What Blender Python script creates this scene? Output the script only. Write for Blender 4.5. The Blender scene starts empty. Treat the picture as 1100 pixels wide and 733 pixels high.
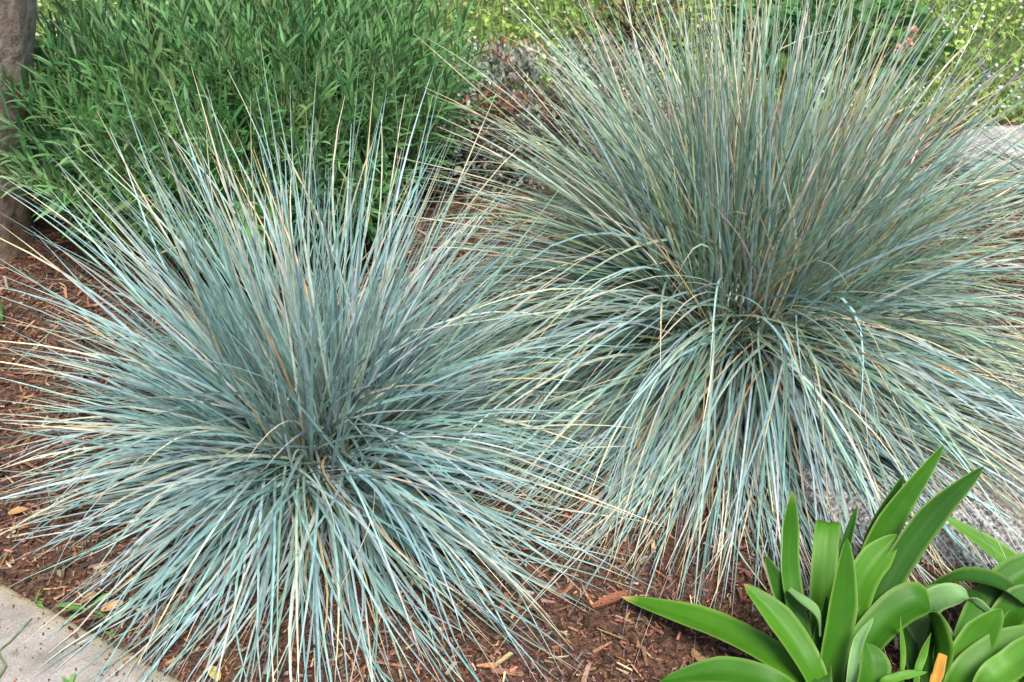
import bpy, math, random
import numpy as np
from mathutils import Vector

random.seed(7)
rng = np.random.default_rng(11)
scene = bpy.context.scene
col = scene.collection
R = math.radians

# ------------------------------------------------------------------ camera, sky, sun, exposure
H, PITCH, HFOV = 1.45, R(35), R(50)
cam_d = bpy.data.cameras.new('camera')
cam = bpy.data.objects.new('camera', cam_d)
col.objects.link(cam)
cam.location = (0, 0, H)
cam.rotation_euler = (math.pi / 2 - PITCH, 0, 0)
cam_d.sensor_width = 36
cam_d.lens = 18 / math.tan(HFOV / 2)
cam_d.clip_start, cam_d.clip_end = 0.02, 400
cam_d.dof.use_dof = True
cam_d.dof.focus_distance = 2.05
cam_d.dof.aperture_fstop = 9.5
scene.camera = cam

SUN_EL, SUN_AZ = R(62), R(162)          # azimuth measured clockwise from +Y
world = bpy.data.worlds.new('World')
scene.world = world
world.use_nodes = True
wn = world.node_tree
sky = wn.nodes.new('ShaderNodeTexSky')
sky.sky_type = 'NISHITA'
sky.sun_disc = False
sky.sun_elevation = SUN_EL
sky.sun_rotation = SUN_AZ
sky.air_density, sky.dust_density, sky.ozone_density = 1.0, 3.0, 1.0
bgn = wn.nodes['Background']
wn.links.new(sky.outputs[0], bgn.inputs[0])
bgn.inputs[1].default_value = 0.10
sl = bpy.data.lights.new('sun', 'SUN')
sl.energy = 2.8
sl.angle = R(20)
sl.color = (1.0, 0.95, 0.87)
so = bpy.data.objects.new('sun', sl)
col.objects.link(so)
sd = Vector((math.sin(SUN_AZ) * math.cos(SUN_EL), math.cos(SUN_AZ) * math.cos(SUN_EL), math.sin(SUN_EL)))
so.rotation_euler = sd.to_track_quat('Z', 'Y').to_euler()
vs = scene.view_settings
vs.view_transform = 'Standard'
vs.look = 'None'
vs.gamma = 1
vs.exposure = 1.2
vs.use_curve_mapping = False
scene.cycles.use_denoising = True
try:
    scene.cycles.denoiser = 'OPENIMAGEDENOISE'
    scene.cycles.denoising_input_passes = 'RGB_ALBEDO_NORMAL'
except Exception:
    pass
scene.cycles.max_bounces = 6
scene.cycles.diffuse_bounces = 3
scene.cycles.transmission_bounces = 4
scene.cycles.transparent_max_bounces = 4

# ------------------------------------------------------------------ photo geometry -> ground points
FPX = 550 / math.tan(HFOV / 2)
FW = np.array([0, math.cos(PITCH), -math.sin(PITCH)])
UP = np.array([0, math.sin(PITCH), math.cos(PITCH)])


def ray(px, py):
    return FW + np.array([1, 0, 0]) * (px - 550) / FPX + UP * (366.5 - py) / FPX


def on_plane(px, py, z=0.0):
    d = ray(px, py)
    return np.array([0, 0, H]) + d * ((z - H) / d[2])


def at_depth(px, py, Y):
    d = ray(px, py)
    return np.array([0, 0, H]) + d * (Y / d[1])


# ------------------------------------------------------------------ helpers
def tag(o, label=None, cat=None, group=None, kind=None):
    if label: o['label'] = label
    if cat: o['category'] = cat
    if group: o['group'] = group
    if kind: o['kind'] = kind
    return o


def empty(name, loc, label, cat, group=None):
    o = bpy.data.objects.new(name, None)
    o.empty_display_size = 0.1
    o.location = loc
    col.objects.link(o)
    return tag(o, label, cat, group)


class MB:
    """collects geometry in world coordinates, then links it as one mesh object"""
    def __init__(self):
        self.v, self.f, self.c, self.n = [], [], [], 0

    def add(self, verts, faces, cols):
        verts = np.asarray(verts, float).reshape(-1, 3)
        cols = np.asarray(cols, float)
        if cols.ndim == 1:
            cols = np.tile(cols, (len(verts), 1))
        self.v.append(verts)
        self.c.append(cols[:, :3])
        self.f.append((np.asarray(faces, int) + self.n))
        self.n += len(verts)

    def build(self, name, mat, parent=None, smooth=True, origin=None):
        v = np.concatenate(self.v)
        c = np.concatenate(self.c)
        if parent is not None:
            v = v - np.array(parent.matrix_world.translation if parent.parent else parent.location)
        elif origin is not None:
            v = v - np.array(origin)
        me = bpy.data.meshes.new(name)
        counts = np.concatenate([np.full(len(f), f.shape[1]) for f in self.f])
        loops = np.concatenate([f.ravel() for f in self.f])
        me.vertices.add(len(v))
        me.vertices.foreach_set('co', v.ravel())
        me.loops.add(len(loops))
        me.loops.foreach_set('vertex_index', loops)
        me.polygons.add(len(counts))
        starts = np.concatenate([[0], np.cumsum(counts)[:-1]])
        me.polygons.foreach_set('loop_start', starts)
        me.polygons.foreach_set('loop_total', counts)
        me.polygons.foreach_set('use_smooth', np.full(len(counts), smooth))
        me.update(calc_edges=True)
        at = me.color_attributes.new('tint', 'FLOAT_COLOR', 'POINT')
        at.data.foreach_set('color', np.concatenate([c, np.ones((len(c), 1))], 1).ravel())
        me.validate()
        me.materials.append(mat)
        o = bpy.data.objects.new(name, me)
        col.objects.link(o)
        if parent is not None:
            o.parent = parent
        elif origin is not None:
            o.location = origin
        return o


def unit(a):
    return a / np.maximum(np.linalg.norm(a, axis=-1, keepdims=True), 1e-9)


def mat_new(name):
    m = bpy.data.materials.new(name)
    m.use_nodes = True
    nt = m.node_tree
    nt.nodes.clear()
    return m, nt


def leaf_material(name, rough=0.5, translucency=0.25, spec=0.4, streak=0.0, scale=90):
    """per-leaf tint, light passing through, a little mottling"""
    m, nt = mat_new(name)
    N, L = nt.nodes.new, nt.links.new
    out = N('ShaderNodeOutputMaterial')
    p = N('ShaderNodeBsdfPrincipled')
    tr = N('ShaderNodeBsdfTranslucent')
    mx = N('ShaderNodeMixShader')
    at = N('ShaderNodeAttribute'); at.attribute_name = 'tint'
    tc = N('ShaderNodeTexCoord')
    nz = N('ShaderNodeTexNoise'); nz.inputs['Scale'].default_value = scale; nz.inputs['Detail'].default_value = 4
    mr = N('ShaderNodeMapRange')
    mr.inputs['From Min'].default_value, mr.inputs['From Max'].default_value = 0.3, 0.7
    mr.inputs['To Min'].default_value, mr.inputs['To Max'].default_value = 0.82 - streak, 1.15 + streak
    mul = N('ShaderNodeMix'); mul.data_type = 'RGBA'; mul.blend_type = 'MULTIPLY'; mul.inputs['Factor'].default_value = 1
    L(tc.outputs['Object'], nz.inputs['Vector']); L(nz.outputs['Fac'], mr.inputs['Value'])
    L(at.outputs['Color'], mul.inputs['A']); L(mr.outputs['Result'], mul.inputs['B'])
    L(mul.outputs['Result'], p.inputs['Base Color']); L(mul.outputs['Result'], tr.inputs['Color'])
    p.inputs['Roughness'].default_value = rough
    p.inputs['Specular IOR Level'].default_value = spec
    mx.inputs[0].default_value = translucency
    L(p.outputs[0], mx.inputs[1]); L(tr.outputs[0], mx.inputs[2]); L(mx.outputs[0], out.inputs[0])
    return m


def rock_material(name, base, dark, light, scale, bump=0.4, rough=0.9, big=6, stain=None):
    m, nt = mat_new(name)
    N, L = nt.nodes.new, nt.links.new
    out = N('ShaderNodeOutputMaterial')
    p = N('ShaderNodeBsdfPrincipled'); p.inputs['Roughness'].default_value = rough
    p.inputs['Specular IOR Level'].default_value = 0.25
    tc = N('ShaderNodeTexCoord')
    n1 = N('ShaderNodeTexNoise'); n1.inputs['Scale'].default_value = scale; n1.inputs['Detail'].default_value = 6; n1.inputs['Roughness'].default_value = 0.7
    n2 = N('ShaderNodeTexNoise'); n2.inputs['Scale'].default_value = big; n2.inputs['Detail'].default_value = 5
    r1 = N('ShaderNodeValToRGB')
    e = r1.color_ramp.elements
    e[0].position, e[0].color = 0.38, (*dark, 1)
    e[1].position, e[1].color = 0.62, (*light, 1)
    k = r1.color_ramp.elements.new(0.5); k.color = (*base, 1)
    L(tc.outputs['Object'], n1.inputs['Vector']); L(tc.outputs['Object'], n2.inputs['Vector'])
    L(n1.outputs['Fac'], r1.inputs[0])
    mx = N('ShaderNodeMix'); mx.data_type = 'RGBA'; mx.blend_type = 'MIX'
    mr = N('ShaderNodeMapRange'); mr.inputs['From Min'].default_value = 0.45; mr.inputs['From Max'].default_value = 0.7
    mr.inputs['To Max'].default_value = 0.6
    L(n2.outputs['Fac'], mr.inputs['Value']); L(mr.outputs[0], mx.inputs['Factor'])
    L(r1.outputs[0], mx.inputs['A'])
    mx.inputs['B'].default_value = (*(stain or tuple(0.7 * x for x in base)), 1)
    L(mx.outputs['Result'], p.inputs['Base Color'])
    bp = N('ShaderNodeBump'); bp.inputs['Strength'].default_value = bump; bp.inputs['Distance'].default_value = 0.006
    L(n1.outputs['Fac'], bp.inputs['Height']); L(bp.outputs[0], p.inputs['Normal'])
    L(p.outputs[0], out.inputs[0])
    return m


def tint_material(name, rough=0.85, spec=0.2, bump=0.0, scale=300):
    m, nt = mat_new(name)
    N, L = nt.nodes.new, nt.links.new
    out = N('ShaderNodeOutputMaterial')
    p = N('ShaderNodeBsdfPrincipled'); p.inputs['Roughness'].default_value = rough
    p.inputs['Specular IOR Level'].default_value = spec
    at = N('ShaderNodeAttribute'); at.attribute_name = 'tint'
    tc = N('ShaderNodeTexCoord')
    nz = N('ShaderNodeTexNoise'); nz.inputs['Scale'].default_value = scale; nz.inputs['Detail'].default_value = 5
    mr = N('ShaderNodeMapRange'); mr.inputs['From Min'].default_value = .3; mr.inputs['From Max'].default_value = .7
    mr.inputs['To Min'].default_value = .65; mr.inputs['To Max'].default_value = 1.35
    mul = N('ShaderNodeMix'); mul.data_type = 'RGBA'; mul.blend_type = 'MULTIPLY'; mul.inputs['Factor'].default_value = 1
    L(tc.outputs['Object'], nz.inputs['Vector']); L(nz.outputs['Fac'], mr.inputs['Value'])
    L(at.outputs['Color'], mul.inputs['A']); L(mr.outputs[0], mul.inputs['B'])
    L(mul.outputs['Result'], p.inputs['Base Color'])
    if bump:
        bp = N('ShaderNodeBump'); bp.inputs['Strength'].default_value = bump; bp.inputs['Distance'].default_value = 0.005
        L(nz.outputs['Fac'], bp.inputs['Height']); L(bp.outputs[0], p.inputs['Normal'])
    L(p.outputs[0], out.inputs[0])
    return m


# ------------------------------------------------------------------ terrain heights
_W = [(rng.uniform(4, 60), rng.uniform(0, 6.28), rng.uniform(0, 6.28)) for _ in range(26)]


def wob(x, y):
    s = 0
    for f, a, p in _W:
        s = s + np.sin(f * (x * math.cos(a) + y * math.sin(a)) + p) / f ** 0.8
    return s * 0.09


BR0 = on_plane(800, 358, 0.12)          # root of the right-hand grass
BL0 = on_plane(336, 497, 0.02)          # root of the left-hand grass
BOUL = np.array([0.88, 1.69]); BO_R = np.array([0.36, 0.33]); BO_H = 0.10


def terrain(x, y):
    x = np.asarray(x, float); y = np.asarray(y, float)
    z = 0.125 * np.exp(-(((x - BR0[0]) / 0.42) ** 2 + ((y - BR0[1] - 0.08) / 0.36) ** 2))
    z = z + 0.02 * np.exp(-(((x - BL0[0]) / 0.25) ** 2 + ((y - BL0[1]) / 0.25) ** 2))
    return z


def surface(x, y):
    q = ((x - BOUL[0]) / BO_R[0]) ** 2 + ((y - BOUL[1]) / BO_R[1]) ** 2
    return np.maximum(terrain(x, y), BO_H * np.sqrt(np.clip(1.05 - q, 0, 1)) * 1.02)


def axis(lo, hi, step, far):
    mid = np.arange(lo, hi + 1e-6, step)
    out, d = [], step
    while (out[-1] if out else 0) < far:
        d *= 1.35
        out.append((out[-1] if out else 0) + d)
    return np.concatenate([lo - np.array(out)[::-1], mid, hi + np.array(out)])


def grid_sheet(xs, ys, zf, mb, c, keep=None):
    X, Y = np.meshgrid(xs, ys)
    Z = zf(X, Y)
    nx, ny = len(xs), len(ys)
    idx = np.arange(nx * ny).reshape(ny, nx)
    F = np.stack([idx[:-1, :-1], idx[:-1, 1:], idx[1:, 1:], idx[1:, :-1]], -1).reshape(-1, 4)
    V = np.stack([X, Y, Z], -1).reshape(-1, 3)
    if keep is not None:
        k = keep(V[:, 0], V[:, 1])
        F = F[k[F].all(1)]
        used = np.unique(F)
        re = -np.ones(len(V), int); re[used] = np.arange(len(used))
        V, F = V[used], re[F]
    mb.add(V, F, c)


# ground: earth and turf, one sheet to the horizon
m_ground = rock_material('turf_earth', (0.05, 0.075, 0.025), (0.03, 0.035, 0.015), (0.08, 0.12, 0.035), 40, 0.5, 0.95, 3, (0.06, 0.09, 0.025))
mb = MB()
grid_sheet(axis(-3, 4, 0.07, 120), axis(-1, 7, 0.07, 120), lambda x, y: terrain(x, y) - 0.03 * (y < 3.3) - 0.004, mb, (.1, .1, .1))
tag(mb.build('ground', m_ground), kind='structure')

# path edge line through the photo's edge points
E0, E1 = on_plane(0, 627)[:2], on_plane(192, 733)[:2]
ED = (E1 - E0) / np.linalg.norm(E1 - E0)
EN = np.array([ED[1], -ED[0]])
if EN @ (np.array([-2.0, 0.0]) - E0) < 0: EN = -EN        # points on to the path


def path_side(x, y):
    return (x - E0[0]) * EN[0] + (y - E0[1]) * EN[1]


# mulch bed sheet, lumpy
m_soil = rock_material('mulch_soil', (0.085, 0.044, 0.03), (0.025, 0.015, 0.012), (0.17, 0.09, 0.055), 110, 1.0, 0.95, 9, (0.05, 0.026, 0.018))
mb = MB()


def bed_back(x):
    return 3.45 + 0.12 * np.sin(2.3 * x + 1)


grid_sheet(np.arange(-2.4, 2.6, 0.012), np.arange(0.35, 3.6, 0.012),
           lambda x, y: terrain(x, y) + 0.035 * wob(x, y) + 0.006 * wob(3 * x + 5, 3 * y), mb, (.1, .1, .1),
           keep=lambda x, y: (path_side(x, y) < 0.02) & (y < bed_back(x)))
tag(mb.build('mulch_bed', m_soil), kind='structure')


# concrete path: a slab with worn rounded edge
def concrete_material():
    m, nt = mat_new('worn_concrete')
    N, L = nt.nodes.new, nt.links.new
    out = N('ShaderNodeOutputMaterial')
    p = N('ShaderNodeBsdfPrincipled'); p.inputs['Roughness'].default_value = 0.92
    p.inputs['Specular IOR Level'].default_value = 0.2
    tc = N('ShaderNodeTexCoord')
    n1 = N('ShaderNodeTexNoise'); n1.inputs['Scale'].default_value = 260; n1.inputs['Detail'].default_value = 6
    n2 = N('ShaderNodeTexNoise'); n2.inputs['Scale'].default_value = 14; n2.inputs['Detail'].default_value = 8; n2.inputs['Roughness'].default_value = .65
    n3 = N('ShaderNodeTexNoise'); n3.inputs['Scale'].default_value = 46; n3.inputs['Detail'].default_value = 3
    for n in (n1, n2, n3): L(tc.outputs['Object'], n.inputs['Vector'])
    r = N('ShaderNodeValToRGB')
    e = r.color_ramp.elements
    e[0].position, e[0].color = .32, (.175, .158, .148, 1)
    e[1].position, e[1].color = .68, (.325, .303, .286, 1)
    L(n2.outputs['Fac'], r.inputs[0])
    mu = N('ShaderNodeMix'); mu.data_type = 'RGBA'; mu.blend_type = 'OVERLAY'; mu.inputs['Factor'].default_value = .55
    L(r.outputs[0], mu.inputs['A']); L(n1.outputs['Fac'], mu.inputs['B'])
    sp = N('ShaderNodeValToRGB')
    e = sp.color_ramp.elements
    e[0].position, e[0].color = .66, (0, 0, 0, 1)
    e[1].position, e[1].color = .72, (1, 1, 1, 1)
    L(n3.outputs['Fac'], sp.inputs[0])
    mx = N('ShaderNodeMix'); mx.data_type = 'RGBA'
    f = N('ShaderNodeMath'); f.operation = 'MULTIPLY'; f.inputs[1].default_value = .6
    L(sp.outputs[0], f.inputs[0]); L(f.outputs[0], mx.inputs['Factor'])
    L(mu.outputs['Result'], mx.inputs['A']); mx.inputs['B'].default_value = (.14, .10, .085, 1)
    # mossy lichen along the edge: tint attribute's red channel
    at = N('ShaderNodeAttribute'); at.attribute_name = 'tint'
    sepx = N('ShaderNodeSeparateColor'); L(at.outputs['Color'], sepx.inputs[0])
    mm = N('ShaderNodeMath'); mm.operation = 'MULTIPLY'
    L(sepx.outputs[0], mm.inputs[0]); L(n2.outputs['Fac'], mm.inputs[1])
    m2 = N('ShaderNodeMix'); m2.data_type = 'RGBA'
    L(mm.outputs[0], m2.inputs['Factor']); L(mx.outputs['Result'], m2.inputs['A']); m2.inputs['B'].default_value = (.27, .23, .085, 1)
    L(m2.outputs['Result'], p.inputs['Base Color'])
    bp = N('ShaderNodeBump'); bp.inputs['Strength'].default_value = .5; bp.inputs['Distance'].default_value = .003
    L(n1.outputs['Fac'], bp.inputs['Height']); L(bp.outputs[0], p.inputs['Normal'])
    L(p.outputs[0], out.inputs[0])
    return m


prof = [(0.0, -0.08, 1), (0.0, 0.004, 1), (0.003, 0.011, 1), (0.009, 0.0145, 1), (0.018, 0.0155, .55), (0.05, 0.016, 0.1), (0.15, 0.016, 0), (0.4, 0.016, 0), (0.8, 0.016, 0), (1.25, 0.016, 0), (1.26, 0.01, .8), (1.262, -0.08, 1)]
ss = np.arange(-5, 6, 0.03)
V, C = [], []
for s in ss:
    b = E0 + ED * s
    for k, (d, z, mo) in enumerate(prof):
        jit = (0.0012 * math.sin(37 * s) + 0.001 * math.sin(91 * s + 1) + 0.001 * math.sin(203 * s)) if k < 5 else 0
        q = b + EN * (d + jit)
        V.append((q[0], q[1], z)); C.append((mo, 0, 0))
n, kp = len(ss), len(prof)
idx = np.arange(n * kp).reshape(n, kp)
F = np.stack([idx[:-1, :-1], idx[:-1, 1:], idx[1:, 1:], idx[1:, :-1]], -1).reshape(-1, 4)
mb = MB(); mb.add(V, F, C)
path = tag(mb.build('path', concrete_material()), kind='structure')

# ------------------------------------------------------------------ mulch chips (uncountable)
m_chip = tint_material('bark_chip', 0.85, 0.2, 0.5, 260)
CUBE = np.array([[-1, -1, -1], [1, -1, -1], [1, 1, -1], [-1, 1, -1], [-1, -1, 1], [1, -1, 1], [1, 1, 1], [-1, 1, 1]], float)
CF = np.array([[0, 3, 2, 1], [4, 5, 6, 7], [0, 1, 5, 4], [1, 2, 6, 5], [2, 3, 7, 6], [3, 0, 4, 7]])


def chips(mb, x, y, z, L, W, T, cols, tilt=0.35):
    n = len(x)
    V = np.tile(CUBE, (n, 1, 1))
    V[:, :, 1] *= rng.uniform(.35, 1.0, (n, 8)) * np.where(V[:, :, 0] > 0, rng.uniform(.15, 1, (n, 1)), rng.uniform(.3, 1, (n, 1)))
    V[:, :, 1] += rng.normal(0, .35, (n, 1)) * V[:, :, 0]
    V[:, :, 0] *= rng.uniform(.75, 1.1, (n, 8))
    V[:, :, 2] += (V[:, :, 0] * rng.normal(0, .5, (n, 1)))
    V *= np.stack([L, W, T], -1)[:, None, :] / 2
    a = rng.uniform(0, 6.283, n); t = rng.normal(0, tilt, n); r = rng.normal(0, tilt, n)
    ca, sa, ct, st, cr, sr = np.cos(a), np.sin(a), np.cos(t), np.sin(t), np.cos(r), np.sin(r)
    X, Yv, Z = V[..., 0], V[..., 1], V[..., 2]
    Y2 = Yv * cr[:, None] - Z * sr[:, None]; Z2 = Yv * sr[:, None] + Z * cr[:, None]
    X2 = X * ct[:, None] - Z2 * st[:, None]; Z3 = X * st[:, None] + Z2 * ct[:, None]
    P = np.stack([X2 * ca[:, None] - Y2 * sa[:, None] + x[:, None], X2 * sa[:, None] + Y2 * ca[:, None] + y[:, None], Z3 + z[:, None]], -1)
    F = (CF[None] + (np.arange(n) * 8)[:, None, None]).reshape(-1, 4)
    mb.add(P.reshape(-1, 3), F, np.repeat(cols, 8, 0))


def pick(n, palette, weights, jit=0.18):
    pal = np.array(palette)
    i = rng.choice(len(pal), n, p=np.array(weights) / sum(weights))
    return np.clip(pal[i] * np.exp(rng.normal(0, jit, (n, 1))) * np.exp(rng.normal(0, jit * .3, (n, 3))), 0, 1)


N = 105000
x = rng.uniform(-1.75, 1.75, N); y = 0.8 + 2.4 * rng.uniform(0, 1, N) ** 1.5
ok = (path_side(x, y) < -0.004) & (y > .8)
x, y = x[ok], y[ok]; n = len(x)
L = np.clip(rng.lognormal(math.log(.0105), .62, n), .003, .055)
W = np.clip(L * rng.uniform(.10, .55, n), .0012, .011)
T = rng.uniform(.001, .003, n)
z = terrain(x, y) + 0.035 * wob(x, y) + rng.uniform(.0, .011, n)
pal = [(.175, .084, .052), (.11, .056, .038), (.04, .025, .019), (.27, .14, .08), (.42, .29, .17), (.20, .17, .145)]
mb = MB(); chips(mb, x, y, z, L, W, T, pick(n, pal, [26, 26, 26, 12, 6, 6], .32))
nb = 520
xb = rng.uniform(-1.5, 1.5, nb); yb = rng.uniform(.95, 2.9, nb)
ok = path_side(xb, yb) < -.03
xb, yb = xb[ok], yb[ok]; nb = len(xb)
Lb = rng.uniform(.025, .065, nb)
chips(mb, xb, yb, terrain(xb, yb) + .035 * wob(xb, yb) + .008, Lb, Lb * rng.uniform(.15, .38, nb), rng.uniform(.002, .006, nb), pick(nb, pal, [26, 22, 16, 14, 6, 8], .3), .2)
tag(mb.build('wood_chip_mulch', m_chip, smooth=False), 'red brown shredded bark mulch covering the bed', 'mulch', kind='stuff')

# crumbs of soil on the concrete
n = 260
s = rng.uniform(-.25, .45, n); d = np.abs(rng.normal(0, .11, n)) * rng.random(n) + .002
x = E0[0] + ED[0] * s + EN[0] * d; y = E0[1] + ED[1] * s + EN[1] * d
mb = MB()
L = np.clip(rng.lognormal(math.log(.0035), .5, n), .0015, .011)
chips(mb, x, y, np.full(n, .0175), L, L * rng.uniform(.5, 1, n), L * .5, pick(n, pal, [20, 30, 40, 8, 6, 10]))
tag(mb.build('soil_debris', m_chip, smooth=False), 'dark soil crumbs and bark bits scattered on the concrete', 'debris', kind='stuff')


# ------------------------------------------------------------------ rocks
def rock(name, c, r, mat, label, seedv, flat=0.0, rough=.05):
    rs = np.random.default_rng(seedv)
    nu, nv = 96, 48
    u = np.linspace(0, 2 * math.pi, nu, endpoint=False); v = np.linspace(0.001, math.pi - .001, nv)
    U, Vv = np.meshgrid(u, v)
    D = np.stack([np.sin(Vv) * np.cos(U), np.sin(Vv) * np.sin(U), np.cos(Vv)], -1)
    P = np.sign(D) * np.abs(D) ** (1 - flat)
    disp = np.zeros(U.shape)
    for _ in range(30):
        k = rs.normal(0, 1, 3); k = k / np.linalg.norm(k) * rs.uniform(2, 26)
        disp += np.sin(D @ k + rs.uniform(0, 6)) / np.linalg.norm(k) ** .8
    P = P * (1 + rough * disp[..., None])
    P = P * np.array(r) + np.array(c)
    idx = np.arange(nu * nv).reshape(nv, nu)
    nx = np.roll(idx, -1, 1)
    F = np.stack([idx[:-1], idx[1:], nx[1:], nx[:-1]], -1).reshape(-1, 4)
    mb = MB(); mb.add(P.reshape(-1, 3), F, (.3, .3, .3))
    mb.f.append(idx[:1, ::1].copy()); mb.f.append(idx[-1:, ::-1].copy())
    o = mb.build(name, mat, origin=(c[0], c[1], terrain(c[0], c[1])))
    return tag(o, label, 'rock')


m_granite = rock_material('speckled_granite', (.22, .215, .21), (.025, .025, .025), (.52, .51, .50), 125, 1.0, .9, 7, (.22, .20, .18))
m_pale = rock_material('pale_stone', (.34, .33, .32), (.2, .19, .185), (.46, .45, .44), 60, .5, .9, 8, (.38, .37, .35))
rock('granite_boulder', (BOUL[0], BOUL[1], 0), (BO_R[0] * .98, BO_R[1] * .98, BO_H), m_granite, 'grey speckled granite boulder under the drooping blades beside the strap leaves', 3, .25, .03)
sc = on_plane(1068, 190)
rock('pale_stone', (sc[0] + .12, sc[1] + .06, .0), (.23, .16, .10), m_pale, 'pale grey flat stone between the big blue grass and the clover lawn', 8, .3, .04)


# ------------------------------------------------------------------ grass clumps
BLADE = leaf_material('glaucous_blade', 0.52, 0.10, 0.3, 0.05, 60)
DRY = leaf_material('dry_blade', 0.7, 0.2, 0.2, 0.08, 60)
CROWN = tint_material('grass_crown', 0.95, 0.1, 0.8, 120)


def ribbons(mb, P, D, w0, cols, roll, fold=0.3, twist=None):
    """P,D: n x S x 3 points and directions; w0: n x S widths; cols: n x S x 3"""
    n, S, _ = P.shape
    z = np.array([0, 0, 1.0])
    s0 = np.cross(D[:, 0], z)
    far = np.cross(D[:, S // 2], z)
    s0 = unit(np.where(np.linalg.norm(s0, axis=-1, keepdims=True) < .12, far + 1e-4, s0))
    side = np.zeros_like(D)
    for i in range(S):
        s0 = unit(s0 - D[:, i] * (s0 * D[:, i]).sum(-1, keepdims=True))
        side[:, i] = s0
    nor = np.cross(side, D)
    tt = np.linspace(0, 1, S)[None]
    ang = roll[:, None] + (0 if twist is None else twist[:, None] * tt)
    c, s = np.cos(ang)[..., None], np.sin(ang)[..., None]
    sd, nr = side * c + nor * s, nor * c - side * s
    w = w0[..., None] / 2
    V = np.stack([P - sd * w, P - nr * w * fold, P + sd * w], 2)      # n,S,3,3
    C = np.repeat(cols[:, :, None, :], 3, 2)
    idx = np.arange(n * S * 3).reshape(n, S, 3)
    F = np.stack([idx[:, :-1, :-1], idx[:, :-1, 1:], idx[:, 1:, 1:], idx[:, 1:, :-1]], -1).reshape(-1, 4)
    mb.add(V.reshape(-1, 3), F, C.reshape(-1, 3))


def grow(base, d0, length, k, S, kink=None, surf=surface, clear=0.004, early=0.0):
    n = len(base)
    P = np.zeros((n, S, 3)); D = np.zeros((n, S, 3))
    p, d = base.copy(), unit(d0)
    for i in range(S):
        P[:, i], D[:, i] = p, d
        t = i / (S - 1)
        ds = length / (S - 1)
        horiz = np.sqrt(d[:, 0] ** 2 + d[:, 1] ** 2)
        g = (k * horiz * ((1 - early) * (0.35 + 1.1 * t) + early * 2.3 * (1 - t) ** 1.6) / (S - 1))
        d = d.copy(); d[:, 2] -= g
        if kink is not None:
            hit = (kink == i)
            d[hit, 2] -= rng.uniform(.4, .9, hit.sum())
            d[hit, :2] += rng.normal(0, .15, (hit.sum(), 2))
        d = unit(d)
        q = p + d * ds[:, None]
        floor = surf(q[:, 0], q[:, 1]) + clear * (1 if i < S - 2 else .6)
        low = q[:, 2] < floor
        q[low, 2] = floor[low]
        d2 = unit(q - p)
        d[low] = unit(d2[low] * .7 + d[low] * .3)
        p = q
    return P, D


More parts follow.
